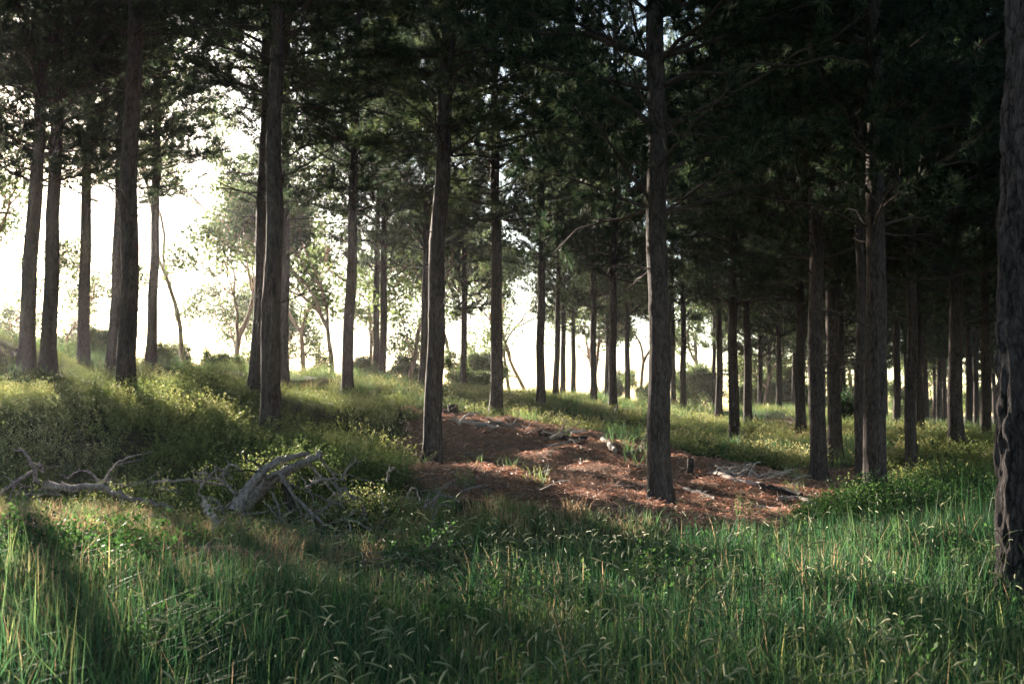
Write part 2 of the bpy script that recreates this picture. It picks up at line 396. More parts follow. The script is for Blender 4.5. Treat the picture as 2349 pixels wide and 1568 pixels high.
# ------------------------------------------------------------------ pine trunks
def trunk_mesh(base, axis, D, Ht, seed, near):
    """axis: unit vector; mesh in tree-local coordinates"""
    sides = 110 if near > 1 else (44 if near else 12)
    zs = np.concatenate([np.linspace(-.3, 1.2, 8 if near else 4), np.linspace(1.2, Ht, int((Ht - 1.2) / (.09 if near > 1 else (.16 if near else 1.2))))[1:]])
    if near > 1: zs = np.concatenate([np.arange(-.3, 7, .03), np.arange(7, Ht, 1.)])
    elif near: zs = np.concatenate([np.arange(-.3, 10, .09), np.arange(10, Ht, 1.)])
    r = D / 2 * (1 - .78 * np.clip((zs - 1.3) / (Ht - 1.3), 0, 1) ** 1.1 + .5 * np.exp(-np.maximum(zs, 0) / .3) + .05 * np.exp(-np.maximum(zs, 0) / 1.2))
    th = np.arange(sides) * 2 * math.pi / sides
    rr = np.random.default_rng(seed)
    wob = lambda ph: .02 * np.sin(zs * rr.uniform(.5, .9) + ph) + .02 * np.sin(zs * rr.uniform(1.3, 2.1) + ph * 2)
    cx = wob(rr.uniform(0, 6)); cy = wob(rr.uniform(0, 6)); cx -= np.interp(0, zs, cx); cy -= np.interp(0, zs, cy)
    cx = cx + axis[0] / axis[2] * zs; cy = cy + axis[1] / axis[2] * zs
    T_, Z_ = np.meshgrid(th, zs)
    flare = np.exp(-np.maximum(Z_, 0) / .25)
    k = rr.integers(4, 7); rad = r[:, None] * (1 + flare * .18 * np.cos(T_ * k + rr.uniform(0, 6)) + .03 * np.cos(T_ * 3 + Z_ * .3 + seed))
    X0 = np.cos(T_); Y0 = np.sin(T_)
    if near:
        p = np.stack([X0 * D * 9 + seed, Y0 * D * 9, Z_ * (4.2 if near > 1 else 2.6)], -1)
        nse = vnoise(p * 1.) * .6 + vnoise(p * 2.1) * .4
        ridge = 1 - np.abs(nse) * 2.2
        rad = rad + (.024 if near > 1 else .007) * np.clip(ridge, -.6, 1) * -1 + .006 * vnoise(np.stack([X0 * 3, Y0 * 3, Z_ * .9 + seed], -1))
    else:
        rad = rad * (1 + .05 * vnoise(np.stack([X0 * 1.5, Y0 * 1.5, Z_ * 1.1 + seed], -1)))
    # knots where old whorls were shed
    for kz in (() if near > 1 else np.cumsum(rr.uniform(.5, 1.3, 9))):
        rad = rad + .016 * np.exp(-((Z_ - kz) / .07) ** 2) * (np.cos(T_ + kz * 9) * .5 + .5) ** 2
    v = np.stack([X0 * rad + cx[:, None], Y0 * rad + cy[:, None], Z_], -1).reshape(-1, 3)
    n = len(zs); i = np.arange(n - 1)[:, None] * sides; j = np.arange(sides)[None]; j2 = (j + 1) % sides
    f = np.stack([i + j, i + j2, i + sides + j2, i + sides + j], -1).reshape(-1, 4)
    f2 = (np.arange(sides) + (n - 1) * sides)[None]
    return mesh_of('trunk', v, [f, f2], np.full(len(v), .5), np.zeros(len(f) + 1, np.int32), [M_BARKB if near > 1 else M_BARK])

def dead_branches(root, axis, D, seed, z0, z1, n, lit=False):
    rr = np.random.default_rng(seed)
    for k in range(n):
        mb = MB()
        z = rr.uniform(z0, z1); az = rr.uniform(0, 6.28) if not lit else rr.choice([math.pi + rr.normal(0, .5), rr.normal(0, .6)])
        L = rr.uniform(.25, 1.6) if not lit else rr.uniform(.15, .5)
        h = np.array([math.cos(az), math.sin(az), 0]); c = np.array([axis[0] / axis[2] * z, axis[1] / axis[2] * z, z]) + h * D * .3
        s = np.linspace(0, 1, 5)[:, None]; up = rr.uniform(-.2, .5)
        P_ = c + h * s * L + np.array([0, 0, 1]) * (s * up + rr.normal(0, .03, (5, 1))) * L
        mb.tube(P_, np.linspace(.018, .006, 5), 5)
        for q in range(rr.integers(1, 4)):
            i = rr.integers(1, 4); d = h * rr.uniform(.3, .8) + rr.normal(0, .4, 3)
            mb.tube([P_[i], P_[i] + d * L * .3, P_[i] + d * L * .5 + [0, 0, .05]], [.009, .006, .003], 4)
        mb.build('dead_branch', M_TWIG, root)

PINES = []
def pine(x, y, D, axis, label, seed, near, group=None, crown_base=None, Ht=None, scale=None):
    rr = np.random.default_rng(seed + 500)
    z = hz(x, y); Ht = Ht or (rr.uniform(19, 22) if y < 40 else rr.uniform(24, 28))
    root = empty('pine_tree', (x, y, z)); tag(root, label, 'pine', group or 'tall plantation pines')
    obj('trunk', trunk_mesh((x, y, z), axis, D, Ht, seed, near), root)
    cb = crown_base if crown_base is not None else (rr.uniform(6.3, 7.2) if math.hypot(x, y) < 25 else rr.uniform(4.4, 6.2))
    sc = scale or rr.uniform(.95, 1.15)
    edge = x < -2.2 - y * .08
    me = CROWN_EDGE[rr.integers(0, 2)] if edge else CROWNS[rr.integers(0, len(CROWNS))]
    c = obj('crown', me, root)
    q = Vector((0, 0, 1)).rotation_difference(Vector(axis)) @ Quaternion((0, 0, 1), rr.uniform(0, 6.28))
    c.rotation_mode = 'QUATERNION'; c.rotation_quaternion = q
    c.location = Vector(axis) * (cb / axis[2]); c.scale = (sc, sc, (Ht - cb) / 14.)
    PINES.append((x, y))
    return root
CB = {24: 4.6, 38: 4.6, 34: 5.0, 35: 4.6, 13: 6.2, 7: 6.3, 4: 7.2, 45: 4.5, 48: 4.5, 29: 5.0, 30: 5.0, 33: 4.6, 40: 4.6, 41: 4.6, 49: 6.}   # crown base overrides by index
for i, t in enumerate(T):
    w = t[2]; Dm = .40 * {37: .58, 40: .75}.get(i, 1)
    d = Dm * FL / w; Dm *= .86
    b = at(t[0], t[1], d); b[2] = hz(b[0], b[1])
    up = at(t[3], t[4], d)
    ax = Vector(up - b).normalized()
    near = 2 if i in (49,) else (1 if d < 24 else 0)
    rt = pine(b[0], b[1], Dm, np.array(ax), LAB[i][0], 1000 + i * 13, near, crown_base=CB.get(i))
    if d < 36 and i != 49: dead_branches(rt, np.array(ax), Dm, i, 2.4, 6.4, 7)
    if i == 34: dead_branches(rt, np.array(ax), Dm, i + 90, 2.2, 6.2, 7, True)
# further pines of the plantation: deeper rows on the right, and pines added out of frame for shade
def rnd_pines(n, xr, yr, label, cat_group, cond, seed, mind=2.6, maxtry=4000):
    rr = np.random.default_rng(seed); c = 0
    for _ in range(maxtry):
        if c >= n: break
        x = rr.uniform(*xr); y = rr.uniform(*yr)
        if not cond(x, y) or min((x - a) ** 2 + (y - b) ** 2 for a, b in PINES) < mind ** 2: continue
        lean = Vector((rr.normal(0, .012), rr.normal(0, .012), 1)).normalized()
        pine(x, y, rr.uniform(.30, .40), np.array(lean), label, int(seed * 100 + c), 0, cat_group, scale=1.1); c += 1
def pxu(x, y): return W / 2 + FL * x / (y * math.cos(PITCH))
rnd_pines(34, (14, 75), (42, 115), "one of many thin dark pines crowded deep in the right of the plantation", "pines crowded deep in the right of the plantation",
          lambda x, y: 1700 < pxu(x, y) < 2500 and y > 44, 3, 3.2)
rnd_pines(20, (6, 40), (8, 40), "dark pine beyond the right edge of the picture, in rows filled out to block skylight", "pines beyond the right edge", lambda x, y: pxu(x, y) > 2460, 4, 3.4)  # plantation carried on, with extra pines added to keep skylight off the right canopy
rnd_pines(15, (-45, -6), (12, 42), "unseen pine added beyond the left edge of the picture to shade the foreground", "pines added beyond the left edge", lambda x, y: pxu(x, y) < -60, 5, 3.6)  # unseen pines added for the shadow they throw over the foreground

rnd_pines(6, (3, 18), (-12, 3), "unseen pine added behind the viewer to block skylight on the right", "pines added behind the viewer", lambda x, y: True, 6, 3.4)  # unseen pines added only to cut skylight reaching the right canopy
# ------------------------------------------------------------------ gum trees beyond the ridge
def gum_meshes(seed, Ht=9., spread=.55, leafy=1., stems=1, drop=.5, clear=.26):
    global rng
    rng = np.random.default_rng(seed); tr = MB(); tips = []
    def grow(p, d, L, r, lev):
        n = 5; P_ = [p]; dd = d.copy()
        for k in range(n):
            dd = dd + rng.normal(0, .13, 3) + np.array([0, 0, .05]); dd /= np.linalg.norm(dd); P_.append(P_[-1] + dd * L / n)
        tr.tube(P_, np.linspace(r, r * .66, n + 1), 7 if lev < 2 else 4, .5, 0, cap=lev > 3)
        if lev >= 2: tips.append((P_[rng.integers(2, 5)] + rng.normal(0, .12, 3), dd))
        if lev >= 5 or L < .3: tips.append((P_[-1], dd)); return
        for b in range(rng.integers(2, 4)):
            q = rng.normal(0, 1, 3); q -= q.dot(dd) * dd; q /= np.linalg.norm(q)
            nd = dd + q * rng.uniform(.25, .8) * spread * (1.6 if b else .7); nd /= np.linalg.norm(nd)
            grow(P_[-1], nd, L * rng.uniform(.62, .9), r * (.66 if b else .6), lev + 1)
        if rng.random() < .55:
            i = rng.integers(2, 5); q = rng.normal(0, 1, 3); q[2] *= .3; q /= np.linalg.norm(q); grow(P_[i], q * .8 + dd * .4, L * .45, r * .35, max(lev + 2, 3))
    if stems == 1:
        grow(np.array([0, 0, -.2]), np.array([rng.normal(0, .14), rng.normal(0, .14), 1.]), Ht * clear, Ht * .009 + .02, 0)
    else:
        for k in range(stems):
            grow(np.array([rng.normal(0, .15), rng.normal(0, .15), -.15]), np.array([rng.normal(0, .5), rng.normal(0, .5), 1.]), Ht * rng.uniform(.16, .24), Ht * .006 + .01, 1)
    trm = tr.build('trunk', M_EUC, link=False)
    cr = MB()
    pos = []; tn = []
    for (p, d) in tips:
        if rng.random() > leafy: continue
        m = int(rng.uniform(24, 60)); g = rng.uniform(.1, .9); sz = rng.uniform(.16, .34) * (Ht / 9) ** .5
        pos.append(p + d * .1 + rng.normal(0, 1, (m, 3)) * np.array([sz, sz, sz * .8])); tn.append(np.clip(g + rng.normal(0, .15, m), 0, 1))
    pos = np.concatenate(pos); tn = np.concatenate(tn); m = len(pos)
    d = rng.normal(0, 1, (m, 3)); d[:, 2] -= drop * 2; d /= np.linalg.norm(d, axis=1)[:, None]
    s = np.cross(d, rng.normal(0, 1, (m, 3))); s /= np.linalg.norm(s, axis=1)[:, None]
    l = rng.uniform(.09, .18, m)[:, None]; wd = l * .3
    v = np.stack([pos, pos + d * l * .5 + s * wd, pos + d * l, pos + d * l * .5 - s * wd], 1).reshape(-1, 3)
    cr.add(v, np.arange(len(v)).reshape(-1, 4), np.repeat(tn, 4))
    return trm, cr.build('crown', M_EUL, link=False, smooth=False)
GUMS = [gum_meshes(300 + i, 9., [.6, .5, .7, .55, .65][i], [.8, .6, .85, .75, .55][i]) for i in range(5)]
BARE = [gum_meshes(320 + i, 9., .7, .22) for i in range(2)]
TALL = [gum_meshes(360 + i, 9., .45, .7, clear=.5) for i in range(2)]
SHRB = [gum_meshes(340 + i, 5., .8, .6, 4) for i in range(3)]
rng = np.random.default_rng(12)
def gum(u, d, h, kind, label, rz, name='gum_tree', cat='gum tree', group='slender trees beyond the ridge'):
    trm, crm = {'g': GUMS, 'h': TALL, 'b': BARE, 's': SHRB}[kind[0]][int(kind[1:])]
    x = (u - W / 2) / FL * d * 1.0; z = hz(x, d)
    o = empty(name, (x, d, z)); tag(o, label, cat, group); o.rotation_euler = (0, 0, rz); s = h / (5. if kind[0] == 's' else 9.); o.scale = (s, s, s)
    obj('trunk', trm, o); obj('crown', crm, o)
GL = [
 (15,44,9,'b1',"pale limbed gum tree at the far left edge against the white sky"),
 (-60,40,11,'b0',"gum tree crossing the left edge with drooping leaf bunches"),
 (150,50,8,'b0',"thin gum tree seen between the second and third pine from the left"),
 (240,55,8,'b1',"gum tree behind the dark half hidden pine on the left"),
 (425,46,9.,'h0',"gum tree with a straight pale stem in the wide gap left of centre"),
 (515,48,9.5,'h1',"tall gum tree with dark bluish leaf bunches in the wide left gap"),
 (548,47,9.5,'b0',"bare leaning gum tree beside the dark pair of pines"),
 (690,50,10.5,'b1',"wide forking bare limbed tree right of the pine above the dead root"),
 (765,49,10,'g0',"gum tree with a dark forked foot left of the slender black pine"),
 (830,56,10,'g3',"gum tree behind the two close pines on the ridge"),
 (948,52,11,'g2',"pale double stemmed gum tree left of the clearing's thick pine"),
 (1040,60,10,'g4',"gum tree between the clearing's thick pine and the thin pine by the stump"),
 (1175,76,11,'b0',"bare reddish bush like tree in the bright gap at mid ridge"),
 (1215,78,12,'g1',"leaning gum tree beside the bare reddish one"),
 (1345,80,13,'b1',"thin branching tree behind the slim centre pines"),
 (1380,84,13,'g0',"gum tree in the gap behind the lit edged crest pine"),
 (1462,84,13,'b0',"two limbed pale tree just left of the big dark foreground pine"),
 (1600,95,14,'g3',"pale tree standing in the gap right of the big dark foreground pine"),
 (1700,96,12,'g2',"gum tree behind the pine over the white log"),
 (1745,92,11,'b1',"orange limbed bare tree in pale scrub right of the clearing"),
 (1800,98,12,'g4',"gum tree behind the pink lit distant pine"),
 (1960,104,14,'g1',"gum tree seen between the dark shrub and the thick right pine"),
 (2070,108,14,'g0',"gum tree in the bright slot right of the thick bush side pine"),
 (2140,110,14,'g2',"gum tree far back among the rightmost thin pines")]
for k, (u, d, h, kd, lb) in enumerate(GL): gum(u, d, h * 1.3, kd, lb, k * 2.4)
SL = [
 (0,38,3.0,'s0',"small leafy bush at the left edge beyond the ridge"),
 (95,42,2.6,'s1',"small bush between the two leaning left pines"),
 (225,41,5.,'s2',"leafy bush left of the thick bluish pine"),
 (365,42,3.6,'s0',"round leafy bush right of the slim left pine"),
 (450,43,4.2,'s1',"spreading green bush at the foot of the straight stemmed gum"),
 (515,44,4.6,'s2',"green bush beneath the tall gum in the left gap"),
 (575,45,4.0,'s0',"bush just left of the dark pine pair"),
 (725,46,4.4,'s1',"bright green bush right of the pine above the dead root"),
 (830,50,4.2,'s2',"low bush between the slender black pine and the close pair"),
 (925,54,5,'s0',"bush behind the close pair of pines"),
 (1045,58,6,'s1',"dark green bush behind the thin pine by the stump"),
 (1100,64,7,'s2',"tall bush left of the sturdy middle pine"),
 (1420,82,6,'s0',"bush behind the thin dark pine near the centre right"),
 (1470,78,6.5,'s1',"dense dark bush hugging the left of the big foreground pine"),
 (1590,84,7,'s2',"yellow green bush right of the big foreground pine"),
 (1610,90,7,'s0',"second bush in the gap right of the big foreground pine"),
 (1740,96,9,'s1',"pale scrub behind the pine by scattered sticks"),
 (1775,100,9,'s2',"grey scrub left of the pink lit distant pine"),
 (1810,98,9,'s0',"pale scrub right of the pink lit distant pine"),
 (1860,104,9,'s1',"scrub seen behind the rim lit pine"),
 (1950,106,8,'s2',"green scrub above the dark rounded shrub"),
 (2050,110,8,'s0',"green scrub right of the thick pine by the green bush"),
 (2130,112,8,'s1',"green scrub between the rightmost thin pines"),
 (2250,114,8,'s2',"green scrub beside the huge right trunk")]
for k, (u, d, h, kd, lb) in enumerate(SL): gum(u, d, h * (.56 if 420 < u < 800 else .66 if u < 1500 else .85), kd, lb, k * 1.7, 'leafy_bush', 'bush', 'bushes beyond the ridge')

for k in range(15):
    u = -30 + k * 48 + rng.uniform(-20, 20)
    gum(u, rng.uniform(60, 74), rng.uniform(12, 14) if u > 480 else rng.uniform(5.5, 7) if u > 150 else rng.uniform(9, 11), rng.choice(['g1', 'g4', 'g3', 'g0', 'b0', 'b1']), "one of the hazy slender trees in the far belt beyond the ridge", k * 1.3, 'gum_tree', 'gum tree', 'far hazy tree belt beyond the ridge')
# ------------------------------------------------------------------ undergrowth
def leafquads(pos, d, l, w):
    m = len(pos); s = np.cross(d, rng.normal(0, 1, (m, 3))); s /= np.linalg.norm(s, axis=1)[:, None] + 1e-9
    l = np.asarray(l)[:, None]; w = np.asarray(w)[:, None]
    v = np.stack([pos, pos + d * l * .5 + s * w, pos + d * l, pos + d * l * .5 - s * w], 1).reshape(-1, 3)
    return v, np.arange(len(v)).reshape(-1, 4)
def clump(nst, per, h, r, ls, up=.8):
    """upright leafy sprigs: returns verts, faces, relative tone"""
    P_ = []; D_ = []; Tn = []
    for s in range(nst):
        a = rng.uniform(0, 6.28); q = np.sqrt(rng.random()) * r; b = np.array([math.cos(a) * q, math.sin(a) * q, 0])
        d = np.array([math.cos(a) * .35 + rng.normal(0, .25), math.sin(a) * .35 + rng.normal(0, .25), up]); d /= np.linalg.norm(d)
        L = h * rng.uniform(.5, 1.15)
        t = np.sort(rng.uniform(.12, 1, per)); c = b + d * (t * L)[:, None] + rng.normal(0, .012, (per, 3))
        c[:, :2] += (t ** 2 * L * .25)[:, None] * rng.normal(0, 1, 2)
        n = rng.normal(0, 1, (per, 3)); n[:, 2] = np.abs(n[:, 2]) * .8 + .3; n /= np.linalg.norm(n, axis=1)[:, None]
        P_.append(c); D_.append(n); Tn.append(.0 + .35 * t + rng.normal(0, .1))
    P_ = np.concatenate(P_); D_ = np.concatenate(D_); Tn = np.concatenate(Tn)
    v, f = leafquads(P_, D_, ls * rng.uniform(.7, 1.3, len(P_)), ls * .3 * np.ones(len(P_)))
    return v, f, np.repeat(Tn, 4)
def scatter(name, tmpl, x, y, sc, tone, mat, label=None, cat=None, tilt=.12, parent=None, kind='stuff', zoff=0.):
    mb = MB(); n = len(x); z = H(x, y) + zoff
    which = rng.integers(0, len(tmpl), n); rot = rng.uniform(0, 6.28, n)
    for k, (v, f, tn) in enumerate(tmpl):
        m = np.nonzero(which == k)[0]
        if not len(m): continue
        c = np.cos(rot[m])[:, None]; s = np.sin(rot[m])[:, None]; S = sc[m][:, None]
        tx = rng.normal(0, tilt, len(m))[:, None]; ty = rng.normal(0, tilt, len(m))[:, None]
        X = (v[None, :, 0] * c - v[None, :, 1] * s + v[None, :, 2] * tx) * S + x[m][:, None]
        Y = (v[None, :, 0] * s + v[None, :, 1] * c + v[None, :, 2] * ty) * S + y[m][:, None]
        Z = v[None, :, 2] * S + z[m][:, None]
        V = np.stack([X, Y, Z], -1).reshape(-1, 3)
        Fc = (f[None] + (np.arange(len(m)) * len(v))[:, None, None]).reshape(-1, f.shape[1])
        mb.add(V, Fc, np.clip(tn[None] + tone[m][:, None], 0, 1).ravel())
    o = mb.build(name, mat, parent, smooth=False)
    if kind: tag(o, label, cat, kind=kind)
    return o
def wedge(n, y0, y1, um=-250, uM=2600, pw=1.0):
    """points in the viewed wedge; density falls with distance"""
    t = rng.random(n); y = (y0 ** (1 - pw + 1e-6) + t * (y1 ** (1 - pw + 1e-6) - y0 ** (1 - pw + 1e-6))) ** (1 / (1 - pw + 1e-6)) if pw != 1 else y0 * (y1 / y0) ** t
    u = rng.uniform(um, uM, n); return (u - W / 2) / FL * y, y
def keep(m, *a): return [q[m] for q in a]

HE = [clump(11, 16, rng.uniform(.4, .75), rng.uniform(.2, .34), rng.uniform(.034, .048)) for _ in range(8)]
x, y = wedge(13000, 8.6, 48, -250, 1500, .6)
m = (~litter(x, y)) & (y > grass_edge(x) + np.interp(x, [-7, -6, -.8, 0], [1.6, 3.0, 2.9, -.6]) + .5 * fbm(x, y, .9, 2, 13.)) & (x < np.interp(y, [9, 14, 17, 24, 30, 48], [-1.5, -1.8, -1.8, -1.5, 0, 0]) + .5 * fbm(x, y, .5, 2, 3.)) & (fbm(x, y, .5, 2, 8.) > -.75)
x, y = keep(m, x, y)
scatter('heath', HE, x, y, rng.uniform(.45, 1., len(x)) * np.clip(.78 + .42 * fbm(x, y, .7, 2, 91.), .35, 1.25), .38 + .3 * fbm(x, y, .45, 3, 1.), M_HEATH, "low fine leaved heath covering the left mound", "heath")
GT = []
for _ in range(5):   # low grassy herb for the ridge crest
    nb = 30; a = rng.uniform(0, 6.28, nb); q = np.sqrt(rng.random(nb)) * .28
    b = np.stack([np.cos(a) * q, np.sin(a) * q, np.zeros(nb)], -1); d = rng.normal(0, .3, (nb, 3)); d[:, 2] = 1
    L = rng.uniform(.2, .6, nb)[:, None]; s = np.stack([-d[:, 1], d[:, 0], np.zeros(nb)], -1) + rng.normal(0, .3, (nb, 3)); s[:, 2] = 0; s /= np.linalg.norm(s, axis=1)[:, None]
    bd = rng.normal(0, .3, (nb, 3)); bd[:, 2] = -.1
    v = np.stack([b - s * .006, b + s * .006, b + d * L * .6 + s * .005, b + d * L + bd * L * .6, b + d * L * .6 - s * .005], 1)
    f = np.concatenate([np.array([[0, 1, 2, 4]])]); f = (f[None] + (np.arange(nb) * 5)[:, None, None]).reshape(-1, 4)
    f = np.concatenate([f, (np.array([[4, 2, 3, 3]])[None] + (np.arange(nb) * 5)[:, None, None]).reshape(-1, 4)])
    fb = f[nb:]; GT.append((v.reshape(-1, 3), f[:nb], fb[:, :3], np.tile([0, 0, .1, .25, .1], nb)))
def scatter_g(name, x, y, sc, tone, mat, label, cat):
    mb = MB(); z = H(x, y); which = rng.integers(0, len(GT), len(x)); rot = rng.uniform(0, 6.28, len(x))
    for k, (v, f4, f3, tn) in enumerate(GT):
        m = np.nonzero(which == k)[0]
        if not len(m): continue
        c = np.cos(rot[m])[:, None]; s = np.sin(rot[m])[:, None]; S = sc[m][:, None]
        V = np.stack([(v[None, :, 0] * c - v[None, :, 1] * s) * S + x[m][:, None], (v[None, :, 0] * s + v[None, :, 1] * c) * S + y[m][:, None], v[None, :, 2] * S + z[m][:, None]], -1).reshape(-1, 3)
        off = (np.arange(len(m)) * len(v))[:, None, None]; n0 = mb.n
        mb.add(V, (f4[None] + off).reshape(-1, 4), np.clip(tn[None] + tone[m][:, None], 0, 1).ravel())
        g = (f3[None] + off).reshape(-1, 3) + n0; mb.f.append(g); mb.mi.append(np.zeros(len(g), np.int32))
    tag(mb.build(name, mat, smooth=False), label, cat, kind='stuff')
x, y = wedge(8000, 14, 90, -250, 2600, .75)
m = (~litter(x, y)) & (y > grass_edge(x)) & ((x > -1.5) | (y > 30)) & (fbm(x, y, .35, 2, 28.) > -.5) & ~((y < 18.5) & (x > -3) & (x < 5.2)); m |= (rng.random(len(x)) < .02) & (y > grass_edge(x))
x, y = keep(m, x, y)
scatter_g('ridge_grass', x, y, rng.uniform(.45, .95, len(x)) * (.9 + y / 90), .45 + .25 * fbm(x, y, .3, 2, 6.), M_GRASS, "sunlit grass along the ridge crest", "grass")
SH = [clump(9, 14, .5, .25, .05) for _ in range(5)]
x, y = wedge(10000, 14, 70, 1000, 2500, .7)
m = (~litter(x, y)) & (y > grass_edge(x) + 1) & (fbm(x, y, .4, 2, 18.) > -.25) & ~((y < 18.5) & (x > -3) & (x < 5.2))
x, y = keep(m, x, y)
scatter('undergrowth', SH, x, y, rng.uniform(.55, 1.1, len(x)), .35 + .25 * fbm(x, y, .5, 3, 12.), M_HEATH, "sunlit leafy undergrowth between the right hand pines", "undergrowth")
# weeds in the lower left, shade put into their lowered leaf tone
x = rng.uniform(-7, -2.2, 800); y = rng.uniform(3.5, 9., 800)
m = (x < -.37 * y - .2 + .5 * fbm(x, y, .7, 2, 3.)); x, y = keep(m, x, y)
scatter('weeds', SH, x, y, rng.uniform(.4, .8, len(x)), -.3 + .12 * fbm(x, y, .8, 2, 1.), M_BUSH, "leafy weeds in the lower left corner, with shade put into their leaf tone", "weeds")

x, y = wedge(1500, 4, 11.5, -100, 2450, .3)
m = (y < grass_edge(x) - .4) & (fbm(x, y, .9, 2, 66.) > .15); x, y = keep(m, x, y)
scatter('meadow_weeds', SH, x, y, rng.uniform(.35, .95, len(x)), .0 + .25 * fbm(x, y, 1.2, 2, 21.), M_BUSH, "small leafy weeds mixed through the foreground grass", "weeds")
# ------------------------------------------------------------------ green bushes on the right
def bush(u, v, d, rx, ry, h, n, label, dark=0., group='green bushes on the right', mat=None, ls=.036):
    p = at(u, v, d); x0, y0 = p[0], p[1]; z0 = hz(x0, y0)
    o = empty('green_bush', (x0, y0, z0)); tag(o, label, 'bush', group)
    st = MB(); P_ = []; D_ = []; Tn = []
    for k in range(n):
        a = rng.uniform(0, 6.28); q = np.sqrt(rng.random()); r = np.array([math.cos(a) * q * rx, math.sin(a) * q * ry]); hh = h * math.sqrt(max(.12, 1 - q * q)) * rng.uniform(.75, 1.1)
        gz = hz(x0 + r[0], y0 + r[1]) - z0; b = np.array([r[0] * .75, r[1] * .75, gz]); e = np.array([r[0], r[1], gz + hh])
        m_ = (b + e) / 2 + rng.normal(0, .06, 3)
        if k % 3 == 0: st.tube([b, m_, e], [.01, .007, .003], 4, cap=False)
        c = 34; t = rng.uniform(.25, 1, c)[:, None]; pp = b + (e - b) * t + rng.normal(0, .07, (c, 3))
        nn = rng.normal(0, 1, (c, 3)); nn[:, 2] = np.abs(nn[:, 2]) * .5 + .2; nn /= np.linalg.norm(nn, axis=1)[:, None]
        P_.append(pp); D_.append(nn); Tn.append(rng.uniform(.15, .75) + .15 * t[:, 0] + rng.normal(0, .08, c) - dark)
    P_ = np.concatenate(P_); D_ = np.concatenate(D_); Tn = np.clip(np.concatenate(Tn), 0, 1)
    vv, f = leafquads(P_, D_, ls * rng.uniform(.7, 1.3, len(P_)), ls * .33 * np.ones(len(P_)))
    st.build('stems', M_TWIG, o); mb = MB(); mb.add(vv, f, np.repeat(Tn, 4)); mb.build('foliage', mat or M_BUSH, o, smooth=False)
bush(2150, 1210, 13.2, 1.9, 1.4, .82, 1500, "broad green bush in front of the pines on the right, beside the huge trunk")
bush(1980, 1200, 13.4, 1.0, .8, .36, 420, "low green bush trailing into the grass below the thick right pine")
bush(2235, 1110, 15.8, 1.4, 1.3, 1.05, 900, "tall back part of the greenery touching the huge right trunk")
bush(1945, 955, 40, .75, .6, 1.45, 260, "dark rounded shrub between two pines far on the right", .6, 'dark shrub', ls=.07)
bush(1660, 1062, 24, 1.6, .8, .35, 170, "low patch of sunny shrub behind the brush heap and white log")
bush(345, 1075, 11.6, .9, .5, .55, 170, "small leaved twiggy bush behind the long dead stick", .15, 'twiggy bushes', M_HEATH, .03)
bush(560, 1060, 12.8, .9, .6, 0.8, 240, "sunlit twiggy bush left of the arched dead root", .12, 'twiggy bushes', M_HEATH, .032)
bush(850, 1110, 12.2, .7, .5, .4, 120, "small shaded bush right of the arched dead root", .05, 'twiggy bushes', M_HEATH, .03)

# ------------------------------------------------------------------ foreground grass
def grass(n, ylo, yhi, name, label):
    x, y = wedge(n, ylo, yhi, -150, 2500, 0.35)
    e = grass_edge(x) + .9 * fbm(x, y, .6, 3, 33.)
    dens = np.clip(.62 + .55 * fbm(x, y, .9, 2, 44.), .12, 1) * np.clip((e - y) / 1.6 + .35, 0, 1)
    # sparse round the dead wood and in the dry strip at lower left
    dry = np.exp(-((x + 2.9) / 2.6) ** 2 - ((y - 9.3) / 1.5) ** 2)
    m = (rng.random(len(x)) < dens * (1 - .55 * dry)) & (y < e); x, y, dry = keep(m, x, y, dry)
    # foot of the big tree
    z = H(x, y) - .02; k = len(x)
    hgt = rng.uniform(.2, .6, k) * (1 + .35 * (rng.random(k) < .06)) * (1 + .42 * fbm(x, y, .8, 3, 50.)) * (1 - .35 * dry) * np.clip((e[m] - y) / 2. + .55, .5, 1) * np.where((x < -.4) & (y > 7.6), .5, 1) * .92
    a = rng.uniform(0, 6.28, k); ln = rng.uniform(.05, 1.15, k) ** 1.4; dx = np.cos(a) * ln; dy = np.sin(a) * ln
    w = rng.uniform(.0011, .0036, k) * (1 + y / 14)
    s = np.stack([-np.sin(a + rng.normal(0, .6, k)), np.cos(a), np.zeros(k)], -1); B = np.stack([x, y, z], -1)
    V = []
    for t, ww in ((0, 1), (.35, 1), (.7, .75), (1, .1)):
        c = B + np.stack([dx * hgt * t * t, dy * hgt * t * t, hgt * (t - .28 * ln * t * t)], -1)
        V += [c - s * (w * ww)[:, None], c + s * (w * ww)[:, None]]
    V = np.stack(V, 1).reshape(-1, 3)
    q = np.array([[0, 1, 3, 2], [2, 3, 5, 4], [4, 5, 7, 6]]); f = (q[None] + (np.arange(k) * 8)[:, None, None]).reshape(-1, 4)
    dryp = rng.random(k) < (.03 + .4 * dry + .22 * np.clip(fbm(x, y, .7, 2, 61.) - .2, 0, 1))
    tone = np.where(dryp, rng.uniform(.88, 1, k), .40 + .3 * fbm(x, y, .6, 3, 70.) + rng.normal(0, .19, k))
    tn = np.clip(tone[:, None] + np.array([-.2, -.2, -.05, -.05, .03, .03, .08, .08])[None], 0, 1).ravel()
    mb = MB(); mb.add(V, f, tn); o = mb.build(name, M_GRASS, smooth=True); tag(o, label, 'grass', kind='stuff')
grass(290000, 2.6, 15.2, 'tall_grass', "tall green grass filling the shaded foreground")
